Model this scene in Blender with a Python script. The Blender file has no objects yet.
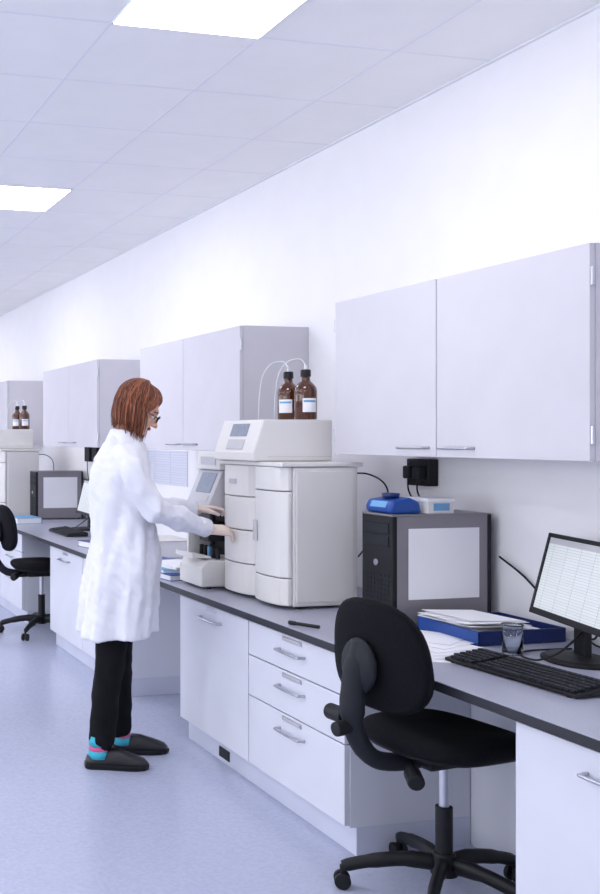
import bpy, bmesh, math, random
from mathutils import Vector, Matrix
random.seed(4)
S = bpy.context.scene
COL = S.collection
def lin(c):
    c = c/255.0
    return c/12.92 if c <= 0.04045 else ((c+0.055)/1.055)**2.4
def rgb(r, g, b): return (lin(r), lin(g), lin(b), 1.0)

# ---------------------------------------------------------------- materials
def mat(name, col, rough=0.5, metal=0.0, var=0.04, vscale=6.0, bump=0.0, bscale=80.0, trans=0.0, ior=1.45, emis=None, estr=0.0, coat=0.0, stretch=None, spec=0.5):
    m = bpy.data.materials.new(name); m.use_nodes = True
    nt = m.node_tree; N = nt.nodes; L = nt.links
    b = N['Principled BSDF']
    b.inputs['Roughness'].default_value = rough
    b.inputs['Metallic'].default_value = metal
    b.inputs['IOR'].default_value = ior
    b.inputs['Transmission Weight'].default_value = trans
    b.inputs['Coat Weight'].default_value = coat
    b.inputs['Specular IOR Level'].default_value = spec
    tc = N.new('ShaderNodeTexCoord')
    mp = N.new('ShaderNodeMapping')
    if stretch: mp.inputs['Scale'].default_value = stretch
    L.new(tc.outputs['Object'], mp.inputs['Vector'])
    no = N.new('ShaderNodeTexNoise'); no.inputs['Scale'].default_value = vscale
    no.inputs['Detail'].default_value = 3
    L.new(mp.outputs['Vector'], no.inputs['Vector'])
    rp = N.new('ShaderNodeValToRGB')
    rp.color_ramp.elements[0].position = 0.35; rp.color_ramp.elements[1].position = 0.65
    rp.color_ramp.elements[0].color = (col[0]*(1-var), col[1]*(1-var), col[2]*(1-var), 1)
    rp.color_ramp.elements[1].color = (min(1, col[0]*(1+var)), min(1, col[1]*(1+var)), min(1, col[2]*(1+var)), 1)
    L.new(no.outputs['Fac'], rp.inputs['Fac']); L.new(rp.outputs['Color'], b.inputs['Base Color'])
    if bump > 0:
        n2 = N.new('ShaderNodeTexNoise'); n2.inputs['Scale'].default_value = bscale
        L.new(mp.outputs['Vector'], n2.inputs['Vector'])
        bp = N.new('ShaderNodeBump'); bp.inputs['Strength'].default_value = bump; bp.inputs['Distance'].default_value = 0.004
        L.new(n2.outputs['Fac'], bp.inputs['Height']); L.new(bp.outputs['Normal'], b.inputs['Normal'])
    if emis:
        b.inputs['Emission Color'].default_value = emis
        b.inputs['Emission Strength'].default_value = estr
    return m

M = {}
M['wall'] = mat('wall_paint', rgb(243, 242, 247), 0.75, var=0.01, bump=0.05, bscale=300)
M['ceil'] = mat('ceiling_tile', rgb(247, 246, 247), 0.85, var=0.01, bump=0.15, bscale=250)
M['grid'] = mat('ceiling_grid_paint', rgb(236, 237, 243), 0.6, var=0.01)
M['floor'] = mat('vinyl_floor', rgb(178, 184, 209), 0.24, var=0.05, vscale=70, bump=0.02, bscale=30)
M['cab'] = mat('wall_cabinet_laminate', rgb(203, 201, 210), 0.5, var=0.015)
M['base'] = mat('base_cabinet_laminate', rgb(217, 219, 231), 0.4, var=0.015)
M['gap'] = mat('shadow_gap', rgb(60, 60, 75), 0.8)
M['plinth'] = mat('plinth_laminate', rgb(204, 208, 226), 0.45, var=0.02)
M['top'] = mat('worktop_laminate', rgb(164, 166, 184), 0.28, var=0.05, vscale=120)
M['edge'] = mat('worktop_edge', rgb(28, 30, 40), 0.45)
M['steel'] = mat('brushed_steel', rgb(190, 192, 200), 0.28, 1.0, var=0.03)
M['black'] = mat('black_plastic', rgb(16, 17, 21), 0.5, spec=.35)
M['fabric'] = mat('black_fabric', rgb(17, 18, 23), 0.95, var=0.25, vscale=200, bump=0.5, bscale=400, spec=.2)
M['dgrey'] = mat('dark_grey_plastic', rgb(30, 32, 39), 0.6, spec=.3)
M['white'] = mat('instrument_plastic', rgb(222, 220, 219), 0.4, var=0.012)
M['cream'] = mat('instrument_panel_grey', rgb(190, 189, 196), 0.45, var=0.02)
M['tower'] = mat('silver_grey_case', rgb(136, 132, 139), 0.42, 0.3, var=0.03)
M['paper'] = mat('paper', rgb(240, 240, 246), 0.8, var=0.01)
M['blue'] = mat('blue_plastic', rgb(25, 70, 150), 0.35, var=0.05)
M['navy'] = mat('navy_plastic', rgb(18, 40, 98), 0.35, var=0.05)
M['lblue'] = mat('light_blue_label', rgb(110, 165, 210), 0.6)
M['red'] = mat('red_plastic', rgb(170, 40, 50), 0.5)
M['amber'] = mat('amber_glass', rgb(88, 42, 14), 0.06, var=0.1, trans=0.35, ior=1.5, coat=0.5)
M['glass'] = mat('clear_glass', rgb(245, 250, 255), 0.02, var=0.0, trans=1.0, ior=1.45)
M['tube'] = mat('white_tubing', rgb(225, 228, 235), 0.3)
M['screen_g'] = mat('lcd_display', rgb(138, 146, 162), 0.2, var=0.08, vscale=60)
M['skin'] = mat('skin', rgb(222, 172, 148), 0.5, var=0.05, vscale=30)
M['glove'] = mat('latex_glove', rgb(226, 208, 196), 0.5, var=0.04, vscale=40)
M['lip'] = mat('lips', rgb(180, 95, 90), 0.4)
M['hair'] = mat('auburn_hair', rgb(112, 60, 38), 0.42, var=0.55, vscale=60, stretch=(3, 3, 0.6), bump=0.2, bscale=160)
M['coat'] = mat('white_cotton_coat', rgb(230, 231, 240), 0.9, var=0.01, bump=0.08, bscale=200, spec=.2)
M['trouser'] = mat('black_trousers', rgb(14, 13, 18), 0.9, var=0.2, vscale=30, spec=.25)
M['clog'] = mat('black_leather', rgb(26, 24, 29), 0.4, var=0.1)
M['cyan'] = mat('cyan_sock', rgb(60, 175, 200), 0.8)
M['pink'] = mat('pink_sock', rgb(225, 100, 150), 0.8)
M['eye'] = mat('eye_white', rgb(235, 235, 235), 0.2)
M['iris'] = mat('iris_brown', rgb(60, 40, 30), 0.2)
M['lamp'] = mat('light_diffuser', rgb(250, 250, 255), 0.5, emis=(0.99, 0.985, 1.0, 1), estr=13.5)

def linesmat(name, base, ink, scale, emis=0.0, vert=False):
    m = bpy.data.materials.new(name); m.use_nodes = True
    nt = m.node_tree; N = nt.nodes; L = nt.links; b = N['Principled BSDF']
    tc = N.new('ShaderNodeTexCoord')
    br = N.new('ShaderNodeTexBrick')
    br.inputs['Scale'].default_value = scale
    br.inputs['Color1'].default_value = base; br.inputs['Color2'].default_value = tuple(x*0.95 for x in base[:3])+(1,)
    br.inputs['Mortar'].default_value = ink
    br.inputs['Mortar Size'].default_value = 0.012
    br.offset = 0.0
    br.inputs['Brick Width'].default_value = 1.1; br.inputs['Row Height'].default_value = 0.22
    sx = N.new('ShaderNodeSeparateXYZ'); cb = N.new('ShaderNodeCombineXYZ')
    L.new(tc.outputs['Generated'], sx.inputs[0])
    L.new(sx.outputs['Y'], cb.inputs['X'])
    L.new(sx.outputs['Z' if vert else 'X'], cb.inputs['Y'])
    L.new(cb.outputs[0], br.inputs['Vector'])
    L.new(br.outputs['Color'], b.inputs['Base Color'])
    b.inputs['Roughness'].default_value = 0.5
    if emis:
        L.new(br.outputs['Color'], b.inputs['Emission Color']); b.inputs['Emission Strength'].default_value = emis
    return m
M['screen'] = linesmat('spreadsheet_screen', rgb(200, 205, 206), rgb(150, 156, 166), 6.0, 0.35, True)
M['poster'] = linesmat('printed_chart', rgb(214, 217, 232), rgb(176, 184, 212), 3.0, 0, True)

# ---------------------------------------------------------------- helpers
def group(name, loc=(0, 0, 0), rz=0.0):
    e = bpy.data.objects.new(name, None); e.empty_display_size = 0.1
    e.location = loc; e.rotation_euler = (0, 0, rz); COL.objects.link(e); return e
def finish(bm, name, m, parent=None, loc=(0, 0, 0), smooth=False, bevel=0.0, seg=2):
    bmesh.ops.recalc_face_normals(bm, faces=bm.faces)
    me = bpy.data.meshes.new(name); bm.to_mesh(me); bm.free()
    if smooth:
        for p in me.polygons: p.use_smooth = True
    o = bpy.data.objects.new(name, me); COL.objects.link(o)
    for mm in (m if isinstance(m, (list, tuple)) else [m]): me.materials.append(mm)
    o.location = loc
    if parent: o.parent = parent
    if bevel > 0:
        bv = o.modifiers.new('bevel', 'BEVEL'); bv.width = bevel; bv.segments = seg; bv.limit_method = 'ANGLE'; bv.angle_limit = math.radians(40)
    return o
def addbox(bm, x, y, z, mi=0):
    vs = [bm.verts.new((a, b, c)) for a in x for b in y for c in z]
    for f in ((0, 1, 3, 2), (4, 6, 7, 5), (0, 4, 5, 1), (2, 3, 7, 6), (0, 2, 6, 4), (1, 5, 7, 3)):
        fc = bm.faces.new([vs[i] for i in f]); fc.material_index = mi
def box(p, name, x, y, z, m, bevel=0.002, **k):
    bm = bmesh.new(); cx, cy, cz = (x[0]+x[1])/2, (y[0]+y[1])/2, (z[0]+z[1])/2
    addbox(bm, (x[0]-cx, x[1]-cx), (y[0]-cy, y[1]-cy), (z[0]-cz, z[1]-cz))
    return finish(bm, name, m, p, (cx, cy, cz), bevel=bevel, **k)
def prism(p, name, pts, axis, a0, a1, m, bevel=0.003, smooth=False, seg=2):
    bm = bmesh.new()
    def P(u, v, a):
        return {'x': (a, u, v), 'y': (u, a, v), 'z': (u, v, a)}[axis]
    lo = [bm.verts.new(P(u, v, a0)) for u, v in pts]; hi = [bm.verts.new(P(u, v, a1)) for u, v in pts]
    n = len(pts)
    bm.faces.new(lo); bm.faces.new(hi[::-1])
    for i in range(n):
        bm.faces.new((lo[i], lo[(i+1) % n], hi[(i+1) % n], hi[i]))
    return finish(bm, name, m, p, bevel=bevel, smooth=smooth, seg=seg)
def addloft(bm, rings, cap=True):
    R = [[bm.verts.new(v) for v in r] for r in rings]; n = len(R[0])
    for a, b in zip(R[:-1], R[1:]):
        for i in range(n): bm.faces.new((a[i], a[(i+1) % n], b[(i+1) % n], b[i]))
    if cap: bm.faces.new(R[0][::-1]); bm.faces.new(R[-1])
def addtube(bm, pts, radii, seg=10, flat=1.0):
    pts = [Vector(q) for q in pts]; rings = []
    ref = Vector((0.13, 0.21, 1)).normalized()
    t0 = (pts[1]-pts[0]).normalized()
    if abs(t0.dot(ref)) > 0.9: ref = Vector((1, 0.1, 0)).normalized()
    n = (ref - t0*ref.dot(t0)).normalized()
    for i, q in enumerate(pts):
        t = (pts[min(i+1, len(pts)-1)]-pts[max(i-1, 0)])
        t = t.normalized() if t.length > 1e-9 else t0
        n = (n - t*n.dot(t)).normalized(); bb = t.cross(n)
        r = radii[i] if isinstance(radii, (list, tuple)) else radii
        rings.append([q + (n*math.cos(2*math.pi*k/seg) + bb*math.sin(2*math.pi*k/seg)*flat)*r for k in range(seg)])
    addloft(bm, rings)
def smoothpath(pts, n=8):
    P = [Vector(q) for q in pts]; P = [P[0]*2-P[1]] + P + [P[-1]*2-P[-2]]; out = []
    for i in range(1, len(P)-2):
        for k in range(n):
            t = k/n; a, b, c, d = P[i-1], P[i], P[i+1], P[i+2]
            out.append(0.5*((2*b)+(c-a)*t+(2*a-5*b+4*c-d)*t*t+(3*b-a-3*c+d)*t**3))
    out.append(P[-2]); return out
def cable(p, name, pts, r, m, n=8):
    bm = bmesh.new(); addtube(bm, smoothpath(pts, n), r, 8); return finish(bm, name, m, p, smooth=True)
def cyl(p, name, a, b, r, m, r2=None, seg=24, bevel=0.0015):
    bm = bmesh.new(); addtube(bm, [a, b], [r, r if r2 is None else r2], seg)
    o = finish(bm, name, m, p, bevel=bevel)
    return o
def lathe(p, name, prof, c, m, seg=32, a0=0, a1=2*math.pi, smooth=True):
    bm = bmesh.new(); full = abs(a1-a0-2*math.pi) < 1e-6
    cols = []
    k = seg if full else seg+1
    for i in range(k):
        a = a0+(a1-a0)*i/seg
        cols.append([bm.verts.new((c[0]+r*math.cos(a), c[1]+r*math.sin(a), c[2]+z)) for r, z in prof])
    for i in range(seg):
        A = cols[i]; B = cols[(i+1) % k]
        for j in range(len(prof)-1): bm.faces.new((A[j], B[j], B[j+1], A[j+1]))
    bmesh.ops.remove_doubles(bm, verts=bm.verts, dist=1e-6)
    return finish(bm, name, m, p, smooth=smooth)
def ball(bm, c, r, sub=2, rot=None):
    if not hasattr(r, '__len__'): r = (r, r, r)
    mt = Matrix.Translation(c) @ (rot.to_4x4() if rot else Matrix.Identity(4)) @ Matrix.Diagonal((r[0], r[1], r[2], 1))
    bmesh.ops.create_icosphere(bm, subdivisions=sub, radius=1.0, matrix=mt)
def chain(bm, pts, radii, sub=2):
    for i in range(len(pts)-1):
        a, b = Vector(pts[i]), Vector(pts[i+1]); ra, rb = radii[i], radii[i+1]
        d = (b-a).length; n = max(1, int(d/(min(ra, rb)*0.3)))
        for k in range(n+1):
            t = k/n; ball(bm, a.lerp(b, t), ra+(rb-ra)*t, sub)
def remesh(o, voxel, it=4, fac=0.5):
    r = o.modifiers.new('union', 'REMESH'); r.mode = 'VOXEL'; r.voxel_size = voxel; r.use_smooth_shade = True
    s = o.modifiers.new('smooth', 'SMOOTH'); s.iterations = it; s.factor = fac
    return o
def handle(p, x, y0, y1, z, name='handle'):
    bm = bmesh.new()
    addtube(bm, smoothpath([(x, y0, z), (x-0.022, y0+0.004, z), (x-0.028, y0+0.02, z), (x-0.028, y1-0.02, z), (x-0.022, y1-0.004, z), (x, y1, z)], 4), 0.0055, 8)
    return finish(bm, name, M['steel'], p, smooth=True)

# ---------------------------------------------------------------- room
WX, CZ = 2.78, 2.93
YA, YB, XL = -2.5, 14.0, -4.0
box(None, 'floor', (XL-0.1, WX+0.1), (YA-0.1, YB+0.1), (-0.1, 0), M['floor'], 0)
box(None, 'ceiling', (XL-0.1, WX+0.1), (YA-0.1, YB+0.1), (CZ, CZ+0.1), M['ceil'], 0)
box(None, 'wall_right', (WX, WX+0.1), (YA, YB), (0, CZ), M['wall'], 0)
box(None, 'wall_far', (XL, WX), (YB, YB+0.1), (0, CZ), M['wall'], 0)
box(None, 'wall_back', (XL, WX), (YA-0.1, YA), (0, CZ), M['wall'], 0)
ADDED_WINS = [(-1.6, 0.8), (1.6, 4.0), (4.8, 7.2), (8.0, 10.4), (11.2, 13.4)]  # unseen window openings, added to bring more light onto ceiling and fronts
WZ0, WZ1 = 0.9, 2.5
bm = bmesh.new()
addbox(bm, (XL-0.1, XL), (YA, YB), (0, WZ0)); addbox(bm, (XL-0.1, XL), (YA, YB), (WZ1, CZ))
e = YA
for a, b in ADDED_WINS:
    addbox(bm, (XL-0.1, XL), (e, a), (WZ0, WZ1)); e = b
addbox(bm, (XL-0.1, XL), (e, YB), (WZ0, WZ1))
finish(bm, 'wall_left', M['wall'])
for i, (a, b) in enumerate(ADDED_WINS):
    g = group('added_window_%d' % (i+1), (XL-0.05, (a+b)/2, (WZ0+WZ1)/2)); hw, hh = (b-a)/2, (WZ1-WZ0)/2  # frame for an added opening, out of camera view
    for nm, y, z in (('frame_a', (-hw, -hw+.05), (-hh, hh)), ('frame_b', (hw-.05, hw), (-hh, hh)), ('frame_c', (-hw, hw), (-hh, -hh+.05)), ('frame_d', (-hw, hw), (hh-.05, hh)), ('mullion', (-.025, .025), (-hh, hh))):
        box(g, nm, (-.03, .03), y, z, M['grid'], .003)
    ld = bpy.data.lights.new('added_fill_light', 'AREA'); ld.shape = 'RECTANGLE'; ld.size = WZ1-WZ0; ld.size_y = b-a; ld.energy = 40; ld.color = (0.97, 0.98, 1.0)  # added fill lamp behind each opening, brightens the room
    lo = bpy.data.objects.new('added_fill_light_%d' % (i+1), ld); COL.objects.link(lo); lo.location = (XL-0.2, (a+b)/2, (WZ0+WZ1)/2); lo.rotation_euler = (0, math.radians(-90), 0)
TP = 0.577
bm = bmesh.new()
xs = [1.777+TP*k for k in range(-10, 2)]; ys = [2.80+TP*k for k in range(-9, 20)]
for xx in xs:
    if XL < xx < WX: addbox(bm, (xx-0.006, xx+0.006), (YA, YB), (CZ-0.0012, CZ))
for yy in ys:
    if YA < yy < YB: addbox(bm, (XL, WX), (yy-0.006, yy+0.006), (CZ-0.0008, CZ))
finish(bm, 'trim_1', M['grid'])
bm = bmesh.new(); addbox(bm, (WX-0.015, WX), (YA, YB), (CZ-0.008, CZ)); finish(bm, 'trim_2', M['grid'])
for i in (-1, 0, 1, 2, 3):
    for j in (0, -1, -2):
        y0 = 2.80+5*TP*i; x0 = 1.20+4*TP*j
        g = group('ceiling_light_panel', (x0+TP/2, y0+TP/2, CZ))
        h = TP/2
        for nm, ax, ay in (('frame_1', (-h, -h+.012), (-h, h)), ('frame_2', (h-.012, h), (-h, h)), ('frame_3', (-h, h), (-h, -h+.012)), ('frame_4', (-h, h), (h-.012, h))):
            box(g, nm, ax, ay, (-0.006, 0), M['grid'], 0)
        box(g, 'diffuser', (-h+.008, h-.008), (-h+.008, h-.008), (-0.008, -0.002), M['lamp'], 0)

# ---------------------------------------------------------------- bench
BX, BZ = 1.923, 0.735
g = group('lab_bench', (BX, 0.9, 0))
L_ = 11.6
box(g, 'worktop_core', (0, WX-BX-.003), (0, L_), (BZ-0.030, BZ-0.002), M['edge'], 0.002)
box(g, 'worktop_laminate', (0.001, WX-BX-.003), (0.001, L_), (BZ-0.002, BZ), M['top'], 0)
box(g, 'service_void_panel', (0.53, 0.55), (0, L_), (0, BZ-0.03), M['base'], 0)
FX = 1.95
def base_unit(y0, y1, kind):
    w = y1-y0
    g = group({'door': 'base_cabinet', 'drawer': 'drawer_unit'}[kind], (FX, y0, 0))
    box(g, 'carcass', (0.02, 0.5), (0, w), (0.10, 0.704), M['base'], 0.001)
    box(g, 'plinth', (0.045, 0.5), (0, w), (0, 0.10), M['plinth'], 0.001)
    box(g, 'gap', (0.0195, 0.021), (0.004, w-0.004), (0.105, 0.70), M['gap'], 0)
    if kind == 'drawer':
        for i, (a, b) in enumerate(((0.108, 0.386), (0.391, 0.553), (0.558, 0.694))):
            box(g, 'drawer_front_%d' % (i+1), (0, 0.019), (0.003, w-0.003), (a, b), M['base'], 0.0015)
            handle(g, 0, w/2-0.09, w/2+0.09, b-0.062, 'handle_%d' % (i+1))
            box(g, 'label_holder_%d' % (i+1), (-0.004, 0), (w/2-0.07, w/2+0.07), (b-0.024, b-0.008), M['steel'], 0.001)
            box(g, 'label_%d' % (i+1), (-0.005, -0.004), (w/2-0.062, w/2+0.062), (b-0.021, b-0.011), M['cream'], 0)
    else:
        box(g, 'door', (0, 0.019), (0.003, w-0.003), (0.108, 0.694), M['base'], 0.0015)
        handle(g, 0, w/2-0.10, w/2+0.10, 0.632)
        box(g, 'label_holder', (-0.004, 0), (w/2-0.05, w/2+0.05), (0.668, 0.684), M['steel'], 0.001)
        if abs(y0-3.80) < 0.01:
            box(g, 'plinth_vent', (0.040, 0.046), (0.26, 0.36), (0.02, 0.065), M['black'], 0.002)
    return g
base_unit(0.92, 1.60, 'door'); base_unit(1.601, 2.286, 'door')
base_unit(3.09, 3.799, 'drawer'); base_unit(3.80, 4.50, 'door')
base_unit(5.29, 6.02, 'door'); base_unit(6.021, 6.76, 'door')
base_unit(7.55, 8.28, 'drawer'); base_unit(8.281, 9.0, 'door'); base_unit(9.001, 9.7, 'door'); base_unit(10.5, 11.2, 'drawer'); base_unit(11.201, 11.9, 'door')

# ---------------------------------------------------------------- wall cabinets
CX, C0, C1 = 2.385, 1.379, 2.032
def wall_cab(y0, ym, y1):
    g = group('wall_cabinet', (CX, y0, C0)); H = C1-C0; D = WX-CX-.001
    w = y1-y0; mid = ym-y0
    box(g, 'carcass', (0.02, D), (0, w), (0, H), M['cab'], 0.0015)
    box(g, 'gap', (0.019, 0.021), (0.003, w-0.003), (0.004, H-0.004), M['gap'], 0)
    box(g, 'door_near', (0, 0.019), (0.001, mid-0.002), (0.001, H-0.001), M['cab'], 0.002)
    box(g, 'door_far', (0, 0.019), (mid+0.002, w-0.001), (0.001, H-0.001), M['cab'], 0.002)
    handle(g, 0, mid-0.20, mid-0.04, 0.035, 'handle_near'); handle(g, 0, mid+0.04, mid+0.20, 0.035, 'handle_far')
    for i, z in enumerate((0.08, H-0.10)):
        for nm, yy in (('near', 0.0), ('far', w)):
            cyl(g, 'hinge_%s_%d' % (nm, i), (0.006, yy-0.004 if nm == 'near' else yy+0.004, z-0.028), (0.006, yy-0.004 if nm == 'near' else yy+0.004, z+0.028), 0.006, M['steel'], seg=12)
wall_cab(2.49, 3.19, 3.855); wall_cab(4.74, 5.46, 6.15); wall_cab(7.02, 7.73, 8.49); wall_cab(9.84, 10.55, 11.25)

# ---------------------------------------------------------------- chairs
def chair(loc, rz, leg0):
    g = group('office_chair', (loc[0], loc[1], 0), rz)
    def sup(rx, ry, z, e=3.0, n=48, cx=0):
        out = []
        for k in range(n):
            a = 2*math.pi*k/n; c, s = math.cos(a), math.sin(a)
            f = (abs(c)**e+abs(s)**e)**(-1/e)
            xx = cx+rx*f*c
            out.append((xx, ry*f*s, z - (0.018*max(0, xx/rx)**3)))
        return out
    bm = bmesh.new()
    addloft(bm, [sup(.17, .17, .486), sup(.21, .21, .492), sup(.222, .222, .506), sup(.224, .224, .524), sup(.21, .21, .539), sup(.17, .17, .545), sup(.08, .08, .541)])
    finish(bm, 'seat_cushion', M['fabric'], g, smooth=True)
    bm = bmesh.new(); addloft(bm, [sup(.15, .15, .472), sup(.20, .20, .480), sup(.206, .206, .493)]); finish(bm, 'seat_pan', M['black'], g, smooth=True)
    def back(ry, rz_, off, e=2.7, n=48):
        out = []
        for k in range(n):
            a = 2*math.pi*k/n; c, s = math.cos(a), math.sin(a)
            f = (abs(c)**e+abs(s)**e)**(-1/e)
            yy = ry*f*c; zz = rz_*f*s
            wy = yy*(1-0.10*(zz/0.18))
            out.append((-0.285+off+0.9*yy*yy-0.10*zz, wy, 0.79+zz))
        return out
    bm = bmesh.new(); addloft(bm, [back(.10, .09, .022), back(.165, .145, .024), back(.192, .165, .017), back(.198, .170, .004), back(.194, .167, -.008)])
    finish(bm, 'backrest_cushion', M['fabric'], g, smooth=True)
    bm = bmesh.new(); addloft(bm, [back(.195, .168, -.009), back(.186, .158, -.018), back(.15, .12, -.026), back(.08, .06, -.028)])
    finish(bm, 'backrest_shell', M['fabric'], g, smooth=True)
    bm = bmesh.new()
    addtube(bm, smoothpath([(-0.325, 0, .84), (-0.345, 0, .77), (-0.36, 0, .66), (-0.35, 0, .56), (-0.29, 0, .480), (-0.2, 0, .452), (-0.05, 0, .452)], 5),
            [.012]+[.026]*4+[.034]*5+[.036]*3+[.030]*6+[.028]*6+[.028]*7, 16, 1.05)
    finish(bm, 'backrest_spine', M['dgrey'], g, smooth=True)
    bm = bmesh.new(); ball(bm, (-0.335, 0, .76), (.03, .07, .085), 3); finish(bm, 'spine_cover', M['dgrey'], g, smooth=True)
    cyl(g, 'tilt_knob', (-0.36, .03, .60), (-0.36, .105, .60), .025, M['black'], bevel=0.006)
    cyl(g, 'height_knob', (-0.36, -.0, .580), (-0.425, -.0, .575), .022, M['black'], bevel=0.005)
    cyl(g, 'tilt_lever', (-0.16, -.02, .455), (-0.22, -.10, .447), .013, M['black'], seg=14, bevel=0.004)
    cyl(g, 'tilt_lever_grip', (-0.215, -.09, .448), (-0.255, -.15, .440), .025, M['black'], seg=16, bevel=0.006)
    box(g, 'mechanism', (-0.12, 0.10), (-.07, .07), (.428, .474), M['black'], 0.012)
    cyl(g, 'gas_lift', (0, 0, .20), (0, 0, .44), .0165, M['steel'])
    cyl(g, 'gas_sleeve', (0, 0, .08), (0, 0, .29), .026, M['black'], bevel=0.003)
    cyl(g, 'hub', (0, 0, .075), (0, 0, .145), .042, M['black'], .034, bevel=0.005)
    RL = .305
    bm = bmesh.new()
    for k in range(5):
        a = leg0+k*2*math.pi/5-rz; c, s = math.cos(a), math.sin(a)
        addtube(bm, smoothpath([(0.02*c, 0.02*s, .11), (.12*c, .12*s, .112), (.23*c, .23*s, .092), (RL*c, RL*s, .07)], 4), [.026]*4+[.023]*4+[.02]*4+[.016], 12, 0.75)
    finish(bm, 'star_base', M['black'], g, smooth=True)
    for k in range(5):
        a = leg0+k*2*math.pi/5-rz; c, s = math.cos(a), math.sin(a); px, py = RL*c, RL*s
        t = Vector((-s, c, 0)); q = Vector((px, py, .026))
        cyl(g, 'caster_%d_wheel_a' % k, q+t*.008, q+t*.024, .026, M['black'], bevel=0.004)
        cyl(g, 'caster_%d_wheel_b' % k, q-t*.008, q-t*.024, .026, M['black'], bevel=0.004)
        cyl(g, 'caster_%d_stem' % k, (px, py, .03), (px, py, .075), .008, M['dgrey'], seg=12)
    return g
chair((2.085, 2.75), math.radians(8), math.radians(153))
chair((2.00, 7.16), math.radians(0), math.radians(160))

# ---------------------------------------------------------------- chromatography instruments
def arcface(x0, xb, y0, y1, back, n=10):
    pts = []
    for k in range(n+1):
        t = k/n; y = y0+(y1-y0)*t
        b = math.sin(math.pi*t)**0.45 if 0 < t < 1 else 0
        pts.append((x0-(x0-xb)*b, y))
    return pts+[(back, y1), (back, y0)]
def instrument(loc):
    g = group('liquid_chromatograph', loc)
    q = -.042
    box(g, 'oven_body', (0.175+q, 0.475+q), (0.0, 0.275), (0.012, 0.592), M['white'], 0.006)
    for i, (a, b) in enumerate(((0.016, 0.128), (0.132, 0.49), (0.494, 0.592))):
        prism(g, 'oven_door_%d' % i, arcface(0.155+q, 0.115+q, 0.003, 0.272, 0.172+q), 'z', a, b, M['white'], 0.004)
    box(g, 'oven_side_panel', (0.19+q, 0.455+q), (-0.004, 0.001), (0.03, 0.575), M['white'], 0.002)
    box(g, 'oven_door_grip', (0.108+q, 0.12+q), (0.20, 0.225), (0.27, 0.36), M['cream'], 0.004)
    box(g, 'pump_body', (0.145, 0.45), (0.285, 0.585), (0.012, 0.592), M['white'], 0.006)
    for i, (a, b) in enumerate(((0.016, 0.150), (0.154, 0.30), (0.304, 0.45), (0.454, 0.592))):
        prism(g, 'pump_cover_%d' % i, arcface(0.12, 0.075, 0.288, 0.582, 0.15), 'z', a, b, M['white'], 0.004)
    box(g, 'pump_indicator', (0.068, 0.08), (0.40, 0.46), (0.51, 0.53), M['cream'], 0.002)
    prism(g, 'sampler_base', [(0.0, 0.012), (0.0, 0.10), (0.03, 0.135), (0.45, 0.135), (0.45, 0.012)], 'y', 0.60, 0.86, M['white'], 0.005)
    box(g, 'sampler_back', (0.16, 0.45), (0.60, 0.86), (0.135, 0.36), M['cream'], 0.003)
    box(g, 'sampler_cavity', (0.155, 0.162), (0.615, 0.845), (0.15, 0.345), M['black'], 0)
    box(g, 'sampler_cheek_far', (0.04, 0.17), (0.846, 0.86), (0.135, 0.36), M['white'], 0.003)
    box(g, 'sampler_cheek_near', (0.13, 0.17), (0.60, 0.614), (0.135, 0.36), M['white'], 0.003)
    for k in range(5):
        cyl(g, 'sample_vial_%d' % k, (0.10, 0.64+0.045*k, 0.137), (0.10, 0.64+0.045*k, 0.19), 0.011, M['dgrey' if k != 2 else 'lblue'], seg=14)
    cyl(g, 'injector_arm', (0.11, 0.72, 0.2), (0.11, 0.72, 0.36), 0.012, M['dgrey'])
    box(g, 'injector_block', (0.06, 0.155), (0.66, 0.76), (0.22, 0.31), M['dgrey'], 0.004)
    prism(g, 'sampler_console', [(0.03, 0.36), (0.035, 0.395), (0.105, 0.56), (0.45, 0.56), (0.45, 0.36)], 'y', 0.60, 0.86, M['cream'], 0.005)
    def slab(nm, t0, t1, y0, y1, m, A, B):
        nrm = Vector((-(B-A).z, 0, (B-A).x)).normalized()
        p0 = A.lerp(B, t0)+nrm*.003; p1 = A.lerp(B, t1)+nrm*.003; q0 = p0-nrm*.005; q1 = p1-nrm*.005
        prism(g, nm, [(p0.x, p0.z), (p1.x, p1.z), (q1.x, q1.z), (q0.x, q0.z)], 'y', y0, y1, m, 0.0005)
    A = Vector((0.035, 0, 0.395)); B = Vector((0.105, 0, 0.56))
    slab('console_display', 0.35, 0.92, 0.64, 0.80, M['screen_g'], A, B)
    slab('console_keypad', 0.08, 0.27, 0.64, 0.80, M['cream'], A, B)
    box(g, 'degasser_box', (0.09, 0.43), (0.60, 0.85), (0.562, 0.65), M['white'], 0.006)
    box(g, 'degasser_panel', (0.085, 0.091), (0.64, 0.80), (0.585, 0.625), M['cream'], 0.001)
    box(g, 'top_plate', (0.08, 0.455), (-0.005, 0.59), (0.594, 0.612), M['white'], 0.004)
    prism(g, 'controller_body', [(0.05, 0.614), (0.05, 0.65), (0.10, 0.795), (0.43, 0.795), (0.43, 0.614)], 'y', 0.19, 0.575, M['white'], 0.006)
    box(g, 'controller_side_seam', (0.12, 0.425), (0.1885, 0.191), (0.632, 0.634), M['cream'], 0)
    A = Vector((0.05, 0, 0.65)); B = Vector((0.10, 0, 0.795))
    slab('controller_display', 0.5, 0.88, 0.30, 0.46, M['screen_g'], A, B)
    slab('controller_keypad', 0.1, 0.4, 0.30, 0.46, M['cream'], A, B)
    box(g, 'sample_tray', (-.03, .06), (.63, .83), (.145, .152), M['white'], .002)
    box(g, 'sample_tray_lip', (-.034, -.028), (.63, .83), (.145, .17), M['white'], .002)
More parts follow.
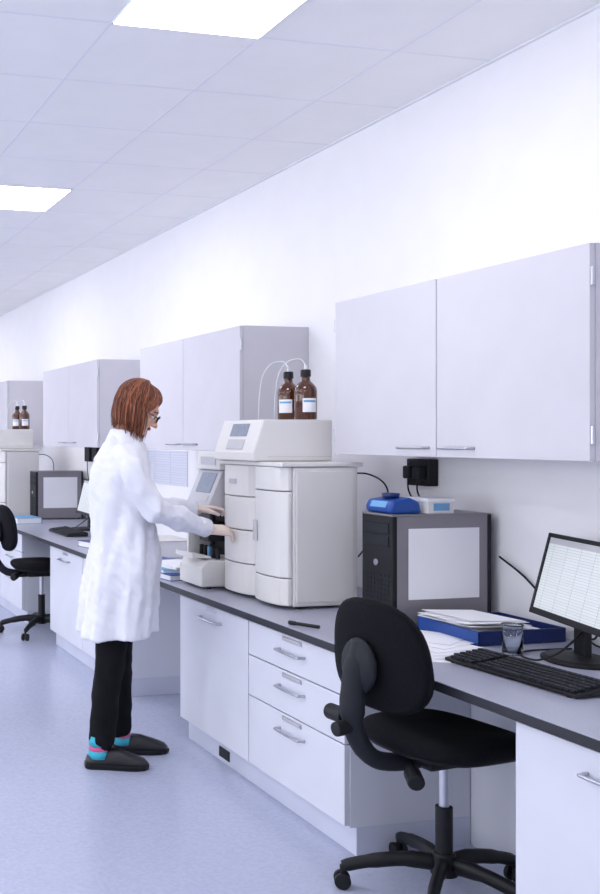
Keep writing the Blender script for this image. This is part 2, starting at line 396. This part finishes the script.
    for i, (fx, fy) in enumerate(((.17, .03), (.40, .03), (.2, .55), (.42, .55), (.05, .63), (.05, .83), (.42, .83))):
        cyl(g, 'foot_%d' % i, (fx, fy, 0.0), (fx, fy, 0.013), 0.012, M['black'], seg=12, bevel=0)
    cable(g, 'drain_hose', [(0.43, .1, .56), (.50, .02, .56), (.56, -.02, .50), (.56, .0, .36), (.50, .1, .2)], .0035, M['dgrey'])
    return g
def bottle(loc, lab=0):
    g = group('amber_solvent_bottle', loc); g.scale = (1.16, 1.16, 1.08)
    lathe(g, 'bottle_glass', [(0, 0), (.038, 0), (.042, .004), (.042, .118), (.039, .132), (.028, .148), (.017, .158), (.0155, .178), (.018, .18), (.018, .186), (0, .186)], (0, 0, 0), M['amber'])
    lathe(g, 'cap', [(.0, .205), (.015, .205), (.019, .202), (.0195, .178), (.0195, .176)], (0, 0, 0), M['black'])
    a = math.radians(lab)
    lathe(g, 'label', [(.0425, .03), (.0427, .031), (.0427, .085), (.0425, .086)], (0, 0, 0), M['paper'], a0=math.radians(195)+a, a1=math.radians(270)+a)
    lathe(g, 'label_band', [(.0429, .070), (.0430, .078)], (0, 0, 0), M['lblue'], a0=math.radians(200)+a, a1=math.radians(266)+a)
    cyl(g, 'tube_port', (0, 0, .204), (0, 0, .222), .006, M['tube'], seg=12)
    cable(g, 'solvent_line', [(0, 0, .22), (-.005, .03, .25), (-.03, .075, .245), (-.05, .11, .20), (-.055, .13, .12), (-.055, .14, .03), (-.05, .15, .004)], .002, M['tube'])
    return g
IL = Vector((2.0, 3.76, BZ+0.0005))
instrument(IL)
bottle((2.33, 4.15, BZ+.7965), -10); bottle((2.33, 4.00, BZ+.7965), 30)
I2 = Vector((2.0, 8.80, BZ+0.0005))
instrument(I2)
bottle((2.33, 9.20, BZ+.7965)); bottle((2.36, 9.04, BZ+.7965), 30)

# ---------------------------------------------------------------- computers
def tower(loc, h=.424):
    g = group('computer_tower', loc); W = .196; D = .43
    box(g, 'case', (.02, D), (0, W), (.008, h-.006), M['tower'], .004)
    box(g, 'top_panel', (.0, D+.002), (-.002, W+.002), (h-.008, h), M['tower'], .003)
    box(g, 'rear_frame', (D-.012, D+.004), (-.003, W+.003), (.004, h-.004), M['dgrey'], .002)
    box(g, 'front_bezel', (0, .024), (-.001, W+.001), (.006, h-.004), M['black'], .006)
    for i in range(2): box(g, 'drive_bay_%d' % i, (-.004, .002), (.02, W-.02), (h-.075-.05*i, h-.035-.05*i), M['dgrey'], .002)
    bm = bmesh.new()
    for r in range(9):
        for c in range(7): addbox(bm, (-.002, .001), (.022+c*.022, .037+c*.022), (.04+r*.018, .051+r*.018))
    finish(bm, 'front_grille', M['dgrey'], g)
    cyl(g, 'power_button', (-.006, W/2, .235), (0, W/2, .235), .013, M['steel'], seg=20)
    box(g, 'side_paper', (.070, .380), (-.0022, -.0008), (.10, .37), M['paper'], 0)
    for i, (a, b) in enumerate(((.05, .02), (.05, .17), (.4, .02), (.4, .17))): cyl(g, 'foot_%d' % i, (a, b, 0), (a, b, .01), .012, M['black'], seg=12, bevel=0)
tower((2.307, 3.34, BZ)); tower((2.307, 8.45, BZ))

def monitor(loc, rz):
    g = group('computer_monitor', loc, rz)
    bm = bmesh.new()
    def el(r1, r2, z): return [(0.03+r1*math.cos(a*math.pi/20), r2*math.sin(a*math.pi/20), z) for a in range(40)]
    addloft(bm, [el(.10, .125, 0), el(.10, .125, .008), el(.085, .11, .016), el(.03, .04, .022)]); finish(bm, 'foot', M['black'], g, smooth=False, bevel=.002)
    box(g, 'neck', (.035, .06), (-.035, .035), (.016, .24), M['black'], .006)
    e = bpy.data.objects.new('panel_pivot', None); COL.objects.link(e); e.parent = g; e.location = (0, 0, .115); e.rotation_euler = (0, math.radians(14), 0)
    W, H = .25, .282
    box(e, 'housing', (.0, .03), (-W, W), (0, H), M['black'], .006)
    box(e, 'rear_bulge', (.028, .05), (-.15, .15), (.05, .22), M['dgrey'], .012)
    for nm, y, z in (('bezel_bottom', (-W, W), (0, .022)), ('bezel_top', (-W, W), (H-.015, H)), ('bezel_a', (-W, -W+.016), (0, H)), ('bezel_b', (W-.016, W), (0, H))):
        box(e, nm, (-.005, .002), y, z, M['black'], .002)
    box(e, 'screen', (-.0015, .001), (-W+.015, W-.015), (.02, H-.014), M['screen'], 0)
    box(e, 'screen_toolbar', (-.002, -.0014), (-W+.017, W-.017), (H-.034, H-.016), M['cream'], 0)
    cable(g, 'signal_cable', [(.04, -.02, .10), (-.05, -.06, .045), (-.10, -.02, .008), (-.12, .05, .006), (-.06, .13, .006), (.10, .17, .006)], .0035, M['black'])
monitor((2.50, 2.70, BZ), math.radians(-16)); monitor((2.42, 7.44, BZ), math.radians(-4))

def keyboard(loc, rz):
    g = group('computer_keyboard', loc, rz)
    prism(g, 'case', [(-.078, .003), (-.078, .014), (.078, .030), (.078, .003)], 'y', -.25, .25, M['black'], .003)
    bm = bmesh.new()
    for r in range(6):
        xx = -.066+r*.0235; z = .016+(xx+.066)*.1025
        yy = -.238
        while yy < .225:
            w = .0185
            if r == 0 and -.06 < yy < -.02: w = .115
            if not (abs(yy-.115) < .012):
                addbox(bm, (xx-.0085, xx+.0085), (yy, yy+w-.0025), (z, z+.008))
            yy += w
    finish(bm, 'keys', M['dgrey'], g, bevel=.001, seg=1)
    for i, (a, b) in enumerate(((-.07, -.22), (-.07, .22), (.07, -.22), (.07, .22))): cyl(g, 'foot_%d' % i, (a, b, 0), (a, b, .004), .008, M['black'], seg=10, bevel=0)
keyboard((2.215, 2.55, BZ), math.radians(4)); keyboard((2.2, 7.15, BZ), math.radians(0))

g = group('computer_cables', (0, 0, 0))
cable(g, 'power_lead', [(2.745, 3.30, BZ+.26), (2.765, 3.2, BZ+.20), (2.768, 3.08, BZ+.12), (2.766, 2.93, BZ+.05), (2.75, 2.88, BZ+.006)], .004, M['black'])
cable(g, 'network_lead', [(2.765, 2.90, BZ+.10), (2.76, 2.935, BZ+.075), (2.76, 2.91, BZ+.03), (2.76, 2.86, BZ+.03), (2.76, 2.85, BZ+.08), (2.76, 2.90, BZ+.10), (2.76, 2.935, BZ+.06), (2.76, 2.88, BZ+.015), (2.74, 2.80, BZ+.006)], .0035, M['black'])

g = group('wall_power_adaptor', (WX, 3.72, 1.245))
box(g, 'back_box', (-.05, -.001), (-.02, .13), (0, .115), M['black'], .005)
for i in range(2):
    box(g, 'plug_%d' % i, (-.085, -.048), (.0+.065*i, .045+.065*i), (.03, .085), M['dgrey'], .006)
    cable(g, 'flex_%d' % i, [(-.07, .02+.065*i, .04), (-.075, .02+.06*i, -.02), (-.05, .0+.05*i, -.10), (-.03, -.03+.04*i, -.2), (-.02, -.06, -.4)], .0035, M['black'])
cyl(g, 'status_lamp', (-.052, .115, .1), (-.049, .115, .1), .004, M['blue'], seg=10, bevel=0)
g = group('wall_power_adaptor', (WX, 8.0, 1.245))
for i in range(3):
    box(g, 'back_box_%d' % i, (-.05, -.001), (-.15+.2*i, -.02+.2*i), (0, .13), M['black'], .005)
    cable(g, 'flex_%d' % i, [(-.04, -.08+.2*i, .04), (-.045, -.1+.2*i, -.1), (-.03, -.1+.15*i, -.3), (-.02, -.1+.1*i, -.45)], .004, M['black'])

TT = BZ+.4245
g = group('benchtop_tube_mixer', (2.37, 3.44, TT))
prism(g, 'body', [(-.05, 0), (-.06, .02), (-.045, .05), (.03, .062), (.07, .045), (.08, 0)], 'y', -.085, .085, M['blue'], .012, seg=3)
prism(g, 'display_panel', [(-.0585, .024), (-.048, .047), (-.044, .045), (-.0545, .022)], 'y', -.05, .05, M['lblue'], 0)
lathe(g, 'sample_cup', [(0, .0), (.03, .0), (.034, .018), (.028, .018), (.02, .004), (0, .004)], (.0, 0, .058), M['navy'])
g = group('white_component_box', (2.52, 3.42, TT))
box(g, 'carton', (-.055, .06), (-.075, .07), (0, .05), M['white'], .003)
box(g, 'lid', (-.058, .063), (-.078, .073), (.045, .058), M['paper'], .003)
box(g, 'label', (-.03, .04), (-.0765, -.0745), (.012, .04), M['lblue'], 0)

g = group('document_tray', (2.38, 2.96, BZ))
w, d, h = .355, .33, .05
box(g, 'bottom', (0, w), (0, d), (0, .004), M['navy'], .001)
box(g, 'side_front', (0, .006), (0, d), (0, h), M['blue'], .002); box(g, 'side_back', (w-.006, w), (0, d), (0, h), M['navy'], .002)
box(g, 'side_near', (0, w), (0, .006), (0, h), M['navy'], .002); box(g, 'side_far', (0, w), (d-.006, d), (0, h), M['navy'], .002)
for k in range(8):
    o = box(g, 'sheet_%d' % k, (-.105, .105), (-.148, .148), (0, .0012), M['paper'], 0)
    o.location = (.09+.022*math.sin(k*2.1), .155+.018*math.cos(k*1.7), .056+k*.0026); o.rotation_euler = (math.radians(-2), math.radians(2), math.radians(14*math.sin(k*1.3)-8))
box(g, 'paper_stack', (.03, .27), (.02, .31), (.005, .046), M['paper'], .001)
g = group('loose_papers', (2.14, 3.02, BZ))
for k in range(6):
    o = box(g, 'sheet_%d' % k, (-.105, .105), (-.148, .148), (0, .0008), M['paper'], 0); o.location = (.05+.016*k, .05*k-.13, .001+.0018*k); o.rotation_euler = (0, 0, math.radians(13*k-30))
g = group('glass_beaker', (2.405, 2.83, BZ))
lathe(g, 'glass_wall', [(0, .0005), (.030, .0005), (.032, .004), (.032, .095), (.035, .1), (.033, .1), (.030, .094), (.030, .006), (0, .003)], (0, 0, 0), M['glass'])
g = group('marker_pen', (1.99, 3.42, BZ), 0.5)
cyl(g, 'barrel', (0, -.06, .008), (0, .045, .008), .0065, M['black'], seg=14); cyl(g, 'cap', (0, .04, .008), (0, .07, .008), .0078, M['dgrey'], seg=14)

def boxfile(loc, rz, m1, h, s=(.22, .30), nm='document_folder'):
    g = group(nm, loc, rz)
    box(g, 'cover_bottom', (-s[0]/2, s[0]/2), (-s[1]/2, s[1]/2), (0, .003), m1, 0)
    box(g, 'pages', (-s[0]/2+.006, s[0]/2-.004), (-s[1]/2+.006, s[1]/2-.006), (.003, h-.003), M['paper'], 0)
    box(g, 'cover_top', (-s[0]/2, s[0]/2), (-s[1]/2, s[1]/2), (h-.003, h), m1, 0)
    box(g, 'spine', (s[0]/2-.004, s[0]/2), (-s[1]/2, s[1]/2), (0, h), m1, 0)
boxfile((2.06, 4.82, BZ), .1, M['blue'], .03); boxfile((2.08, 4.86, BZ+.0305), -.12, M['lblue'], .02); boxfile((2.12, 5.30, BZ), .3, M['blue'], .035)
boxfile((2.09, 4.86, BZ+.051), .2, M['paper'], .012)
boxfile((2.35, 5.75, BZ), 0, M['white'], .10, (.3, .35), 'paper_carton')
boxfile((2.13, 8.2, BZ), .1, M['lblue'], .05); boxfile((2.15, 6.2, BZ), .2, M['navy'], .04)
g = group('pipette_tip_rack', (2.28, 5.05, BZ))
box(g, 'rack_base', (-.05, .05), (-.07, .07), (0, .05), M['blue'], .004); box(g, 'rack_lid', (-.048, .048), (-.068, .068), (.05, .085), M['white'], .006)
g = group('vial_rack', (2.38, 4.86, BZ))
box(g, 'rack', (-.06, .06), (-.1, .1), (0, .06), M['white'], .003)
for k in range(10):
    cyl(g, 'vial_%d' % k, (-.03+.06*(k % 2), -.08+.04*(k//2), .03), (-.03+.06*(k % 2), -.08+.04*(k//2), .10), .012, M['amber'], seg=12)
    cyl(g, 'vial_cap_%d' % k, (-.03+.06*(k % 2), -.08+.04*(k//2), .10), (-.03+.06*(k % 2), -.08+.04*(k//2), .115), .012, M[('red', 'blue', 'black')[k % 3]], seg=12)
g = group('wall_chart', (WX-.004, 6.28, 1.12))
box(g, 'sheet', (0, .003), (0, .79), (0, .24), M['poster'], 0)

# ---------------------------------------------------------------- the woman
W = group('woman', (1.5325, 4.2625, 0), math.radians(-13.2))
def ell(ca, ra, rb, h, n=72, rip=0.0, e=2.3, ph=0.0):
    out = []
    for k in range(n):
        a = 2*math.pi*k/n; c, s = math.cos(a), math.sin(a)
        f = (abs(c)**e+abs(s)**e)**(-1/e)*(1+rip*math.sin(5*a+ph)+rip*.7*math.sin(9*a+1.5*ph)+rip*.35*math.sin(17*a+2.2*ph))
        out.append((ca+ra*f*c, rb*f*s, h+rip*.1*c))
    return out
bm = bmesh.new()
secs = [(.572, .006, .166, .198, .09), (.65, .014, .164, .197, .075), (.78, .028, .165, .194, .055), (.90, .040, .161, .190, .035), (1.0, .042, .147, .174, .02),
        (1.1, .034, .139, .165, .01), (1.2, .024, .138, .172, .006), (1.29, .022, .130, .178, .0), (1.35, .026, .115, .166, 0), (1.395, .032, .095, .138, 0), (1.43, .036, .074, .092, 0), (1.46, .042, .058, .062, 0)]
addloft(bm, [ell(c, ra, rb, h, rip=rp, ph=.6+h*.9) for h, c, ra, rb, rp in secs])
chain(bm, [(.030, -.13, 1.36), (.045, -.172, 1.320), (.150, -.19, 1.140), (.385, -.03, 1.055)], [.070, .067, .055, .041])
chain(bm, [(.030, .13, 1.36), (.045, .172, 1.320), (.16, .215, 1.13), (.375, .235, 1.115)], [.070, .067, .055, .041])
coat = finish(bm, 'lab_coat', M['coat'], W, smooth=True)
remesh(coat, .0075, 2)
fold_frame = bpy.data.objects.new('coat_fold_frame', None); COL.objects.link(fold_frame); fold_frame.parent = W
fold_frame.scale = (1, 1, 4.5); fold_frame.rotation_euler = (0, math.radians(10), 0); fold_frame.empty_display_size = .05
tx = bpy.data.textures.new('fabric_folds', 'CLOUDS'); tx.noise_scale = 0.075; tx.noise_depth = 1
dm = coat.modifiers.new('drape', 'DISPLACE'); dm.texture = tx; dm.strength = 0.042; dm.mid_level = 0.5; dm.texture_coords = 'OBJECT'; dm.texture_coords_object = fold_frame
crease_frame = bpy.data.objects.new('coat_crease_frame', None); COL.objects.link(crease_frame); crease_frame.parent = W
crease_frame.scale = (2.6, 1.2, .8); crease_frame.rotation_euler = (0, math.radians(38), 0); crease_frame.empty_display_size = .05
tx3 = bpy.data.textures.new('fabric_creases', 'CLOUDS'); tx3.noise_scale = 0.035; tx3.noise_depth = 1
dm = coat.modifiers.new('creases', 'DISPLACE'); dm.texture = tx3; dm.strength = 0.013; dm.mid_level = 0.5; dm.texture_coords = 'OBJECT'; dm.texture_coords_object = crease_frame
s2 = coat.modifiers.new('soften2', 'SMOOTH'); s2.iterations = 2
bm = bmesh.new()
def cring(r1, r2, z, drop, cx=.044, n=48):
    out = []
    for k in range(n):
        a = 2*math.pi*k/n; fr = max(0, math.cos(a))
        out.append((cx+r1*math.cos(a)+.028*fr**2*(drop > .05), r2*math.sin(a)*(1-.25*fr**4), z-drop*fr**2+.006*max(0, -math.cos(a))))
    return out
addloft(bm, [cring(.056, .059, 1.44, .03), cring(.054, .057, 1.478, .05), cring(.057, .061, 1.486, .055), cring(.064, .068, 1.482, .06), cring(.080, .088, 1.448, .085), cring(.088, .098, 1.428, .10), cring(.084, .094, 1.422, .10), cring(.066, .072, 1.44, .06)], cap=False)
co_ = finish(bm, 'coat_collar', M['coat'], W, smooth=True)
bm = bmesh.new()
for c, d in (((.372, -.039, 1.060), (.0265, .0185, -.0103)), ((.362, .2345, 1.115), (.0265, .001, -.002))):
    c = Vector(c); d = Vector(d).normalized(); addtube(bm, [c-d*.03, c, c+d*.045, c+d*.048, c+d*.047], [.034, .040, .043, .041, .034], 24)
finish(bm, 'sleeve_cuffs', M['coat'], W, smooth=True)
bm = bmesh.new()
chain(bm, [(.01, -.072, .84), (-.028, -.080, .50), (-.068, -.09, .125)], [.078, .070, .060])
chain(bm, [(.02, .072, .84), (.025, .085, .50), (.030, .10, .125)], [.078, .068, .059])
tr = finish(bm, 'trousers', M['trouser'], W, smooth=True); remesh(tr, .011, 3)
dm = tr.modifiers.new('folds', 'DISPLACE'); dm.texture = tx; dm.strength = 0.014; dm.texture_coords = 'LOCAL'
def shoe(ax, by, nm, ry):
    R = Matrix.Rotation(ry, 3, 'Z')
    def T(x, y, z): v = R @ Vector((x, y, z)); return (v.x+ax, v.y+by, v.z)
    bm = bmesh.new()
    prof = [(-.078, .018, .035), (-.072, .032, .052), (-.055, .040, .062), (-.01, .041, .070), (.03, .042, .088), (.07, .046, .084), (.11, .050, .070), (.15, .047, .056), (.18, .036, .044), (.195, .015, .03)]
    rings = []
    for x_, hw, ht in prof:
        rings.append([T(x_, hw*math.cos(t), .014+max(0, math.sin(t))**.7*(ht-.014)) if math.sin(t) >= 0 else T(x_, hw*math.cos(t), .014) for t in [math.pi*k/12-0.0 for k in range(13)]])
    addloft(bm, rings); finish(bm, nm+'_upper', M['clog'], W, smooth=True)
    bm = bmesh.new()
    rings = []
    for z_, sc in ((0, .96), (.004, 1.0), (.018, 1.03), (.022, 1.0)):
        rings.append([T(p[0]*1.0+(0.004 if p[0] > 0 else -.004)*(sc-.96)*20, s_*p[1]*sc*1.05, z_) for s_, seq in ((1, prof), (-1, prof[::-1])) for p in seq])
    addloft(bm, rings); finish(bm, nm+'_sole', M['black'], W)
    for s_, mm, z0, z1 in ((0, M['cyan'], .045, .078), (1, M['pink'], .078, .098), (2, M['cyan'], .098, .14)):
        bm = bmesh.new(); addtube(bm, [T(-.02, 0, z0), T(-.02, 0, z1)], [.047 if s_ == 0 else .044, .044 if s_ == 0 else .040], 20); finish(bm, nm+'_sock_%d' % s_, mm, W, smooth=True)
shoe(-.062, -.095, 'right_clog', math.radians(-6)); shoe(.062, .11, 'left_clog', math.radians(3))

# head
HM = Matrix.Translation((.112, -.005, 1.578)) @ Matrix.Rotation(math.radians(-12), 4, 'Z') @ Matrix.Rotation(math.radians(30), 4, 'Y') @ Matrix.Scale(.93, 4)
def H(x, y, z): return HM @ Vector((x, y, z))
HR = HM.to_3x3()
bm = bmesh.new()
ball(bm, H(-.015, 0, .03), (.092, .073, .085), 3, HR)
ball(bm, H(.032, 0, -.02), (.056, .056, .083), 3, HR)
ball(bm, H(.058, 0, -.085), (.026, .028, .022), 2, HR)
ball(bm, H(.02, .03, -.065), (.045, .028, .03), 2, HR); ball(bm, H(.02, -.03, -.065), (.045, .028, .03), 2, HR)
ball(bm, H(.063, .030, -.03), (.024, .022, .024), 2, HR); ball(bm, H(.063, -.030, -.03), (.024, .022, .024), 2, HR)
ball(bm, H(.072, 0, .03), (.018, .045, .012), 2, HR)
chain(bm, [H(.080, 0, .012), H(.095, 0, -.015), H(.106, 0, -.034)], [.008, .009, .011])
ball(bm, H(.096, .010, -.037), .008, 2); ball(bm, H(.096, -.010, -.037), .008, 2)
for s in (1, -1):
    ball(bm, H(-.008, s*.074, -.005), (.016, .008, .028), 2, HR)
chain(bm, [H(-.02, 0, -.04), (.045, 0, 1.47), (.035, 0, 1.40)], [.050, .048, .054])
hd = finish(bm, 'head_and_neck', M['skin'], W, smooth=True); remesh(hd, .005, 3)
bm = bmesh.new()
ball(bm, H(.085, 0, -.056), (.009, .018, .004), 2, HR); ball(bm, H(.084, 0, -.063), (.009, .015, .005), 2, HR)
finish(bm, 'lips', M['lip'], W, smooth=True)
for s, nm in ((1, 'left'), (-1, 'right')):
    bm = bmesh.new(); ball(bm, H(.071, s*.030, .004), .0125, 3); finish(bm, nm+'_eye', M['eye'], W, smooth=True)
    bm = bmesh.new(); ball(bm, H(.0805, s*.0305, .0), .006, 2); finish(bm, nm+'_iris', M['iris'], W, smooth=True)
    bm = bmesh.new(); chain(bm, [H(.083, s*.014, .024), H(.082, s*.032, .029), H(.070, s*.048, .024)], [.003, .003, .002], 1); finish(bm, nm+'_eyebrow', M['hair'], W, smooth=True)
    bm = bmesh.new(); ball(bm, H(.0705, s*.030, .0065), (.0135, .0145, .0115), 2, HR); finish(bm, nm+'_eyelid', M['skin'], W, smooth=True)
bm = bmesh.new()
for s in (1, -1):
    addtube(bm, [H(.102-.004*abs(math.cos(a)), s*.031+.024*math.cos(a), .0+.017*math.sin(a)) for a in [2*math.pi*k/24 for k in range(25)]], .0018, 6)
    addtube(bm, [H(.099, s*.055, .006), H(.05, s*.073, .008), H(-.01, s*.082, .006), H(-.03, s*.080, -.012)], .002, 6)
addtube(bm, [H(.102, -.008, .006), H(.106, 0, .009), H(.102, .008, .006)], .0018, 6)
finish(bm, 'glasses', M['black'], W, smooth=True)
# hair
bm = bmesh.new()
ball(bm, H(-.026, 0, .038), (.100, .084, .090), 3, HR)
ball(bm, H(-.060, 0, -.03), (.055, .072, .085), 3, HR)
for s in (1, -1): ball(bm, H(-.028, s*.064, -.02), (.035, .018, .085), 3, HR)
hb = finish(bm, 'hair_mass', M['hair'], W, smooth=True); remesh(hb, .007, 4)
M['hair2'] = mat('auburn_hair_light', rgb(152, 90, 58), 0.4, var=0.3, vscale=60, stretch=(3, 3, 0.6))
M['hair3'] = mat('auburn_hair_dark', rgb(84, 44, 30), 0.42, var=0.3, vscale=60, stretch=(3, 3, 0.6))
def put(bms, pp, rr):
    r = random.random()
    addtube(bms[0 if r < .55 else (1 if r < .78 else 2)], pp, rr, 5, .7)
BM3 = [bmesh.new(), bmesh.new(), bmesh.new()]
for k in range(620):
    lay = k % 3
    f = 60+(300-60)*((k*0.6180339) % 1.0); a = math.radians(f)
    ext = .0035*lay+random.uniform(-.003, .007)
    path = []
    tw = random.uniform(-.10, .10)
    part = 0.45
    for th in (4, 20, 40, 60, 80, 96):
        t = math.radians(th)
        aa = a+(part*(1-th/96.0)**1.2)*(1 if a < math.pi else -1)+tw*math.sin(t*2.5)
        path.append(H(-.024+(.101+ext)*math.sin(t)*math.cos(aa), (.085+ext)*math.sin(t)*math.sin(aa), .037+(.090+ext)*math.cos(t)))
    bx, by = (.101+ext)*math.cos(a), (.085+ext)*math.sin(a)
    backness = max(0, 1-abs(f-180)/75.0)
    ln = random.uniform(.10, .165)
    wob = random.uniform(-1, 1)
    clump = .5+.5*math.sin(f*.35)
    for q, inn in ((.35, 1.04), (.7, 1.02), (1.0, random.uniform(.86, 1.02)-.06*clump)):
        xb = -.024+bx*inn+.008*wob*math.sin(q*3)
        fwd = (.42-.12*backness)*(ln*q)
        path.append(H(xb+fwd, by*inn+.006*wob*q, .025-ln*q))
    pp = smoothpath(path, 3); n = len(pp)
    rb = random.uniform(.0022, .0042)
    put(BM3, pp, [rb*(1-.8*max(0, (i/n-.6)/.4)) for i in range(n)])
for k in range(60):
    s = -1 if k % 2 else 1
    e = (k//2)*.0019; j = random.uniform(-.004, .004)
    path = [H(-.01-e, .004*s, .130), H(.038-e, s*(.02+e*.5), .121+j*.5), H(.070-e, s*(.045+e*.3), .086+j), H(.064-e, s*(.066+e*.2), .046), H(.044-e, s*.078, .0), H(.040-e+j, s*.080, -.050), H(.056-e+j*2, s*.072, -.10-.03*random.random())]
    pp = smoothpath(path, 3); n = len(pp)
    put(BM3, pp, [.0034*(1-.8*max(0, (i/n-.5)/.5)) for i in range(n)])
finish(BM3[0], 'hair_locks', M['hair'], W, smooth=True)
finish(BM3[1], 'hair_locks_light', M['hair2'], W, smooth=True)
finish(BM3[2], 'hair_locks_dark', M['hair3'], W, smooth=True)

# hands
def hand(base, d, up, side, curl, nm):
    d = Vector(d).normalized(); up = Vector(up); up = (up-d*up.dot(d)).normalized(); t = up.cross(d)*side
    B = Vector(base)
    def P(x, y, z): return B+d*x+t*y+up*z
    bm = bmesh.new()
    chain(bm, [P(-.05, 0, 0), P(0.0, 0, 0)], [.030, .027])
    for y in (-.028, -.012, .006, .024):
        chain(bm, [P(.0, y*.55, 0), P(.075, y, .002)], [.017, .0125])
    specs = [(-.031, .058, .0075), (-.011, .072, .0085), (.010, .078, .0088), (.030, .070, .0085)]
    for i, (y, ln, r) in enumerate(specs):
        p = P(.078, y, .003); a = curl*(.5+.12*(3-i)*.5); pts = [P(.06, y*.95, .002), p]; cur = p; ang = a
        for seg, fr in enumerate((.45, .31, .24)):
            v = d*math.cos(ang)-up*math.sin(ang)+t*(y*1.3); v.normalize(); cur = cur+v*ln*fr; pts.append(cur); ang += curl*(.8)
        chain(bm, pts, [r*1.1, r*1.05, r, r*.95, r*.82])
    chain(bm, [P(.015, .022, -.004), P(.045, .045, -.014), P(.072, .056, -.024), P(.092, .054, -.034)], [.014, .012, .0098, .0082])
    o = finish(bm, nm, M['glove'], W, smooth=True); remesh(o, .0038, 2)
hand((.425, -.002, 1.040), (.97, .26, -.10), (.0, -.5, 1), 1, .65, 'right_hand')
hand((.415, .236, 1.112), (.98, -.05, .02), (.0, .2, 1), -1, .45, 'left_hand')

# ---------------------------------------------------------------- world + camera
w = bpy.data.worlds.new('World'); S.world = w; w.use_nodes = True
w.node_tree.nodes['Background'].inputs[0].default_value = (0.9, 0.94, 1, 1); w.node_tree.nodes['Background'].inputs[1].default_value = 1.5
cam = bpy.data.cameras.new('camera'); co = bpy.data.objects.new('camera', cam); COL.objects.link(co)
co.location = (0, 0, 1.45); co.rotation_euler = (math.radians(90), 0, -math.atan(0.235))
cam.sensor_fit = 'HORIZONTAL'; cam.sensor_width = 36; cam.lens = 60; cam.shift_x = 0.5; cam.shift_y = -0.015
cam.clip_start = 0.05; cam.clip_end = 100
S.camera = co
S.view_settings.view_transform = 'Standard'
S.view_settings.gamma = 1.03
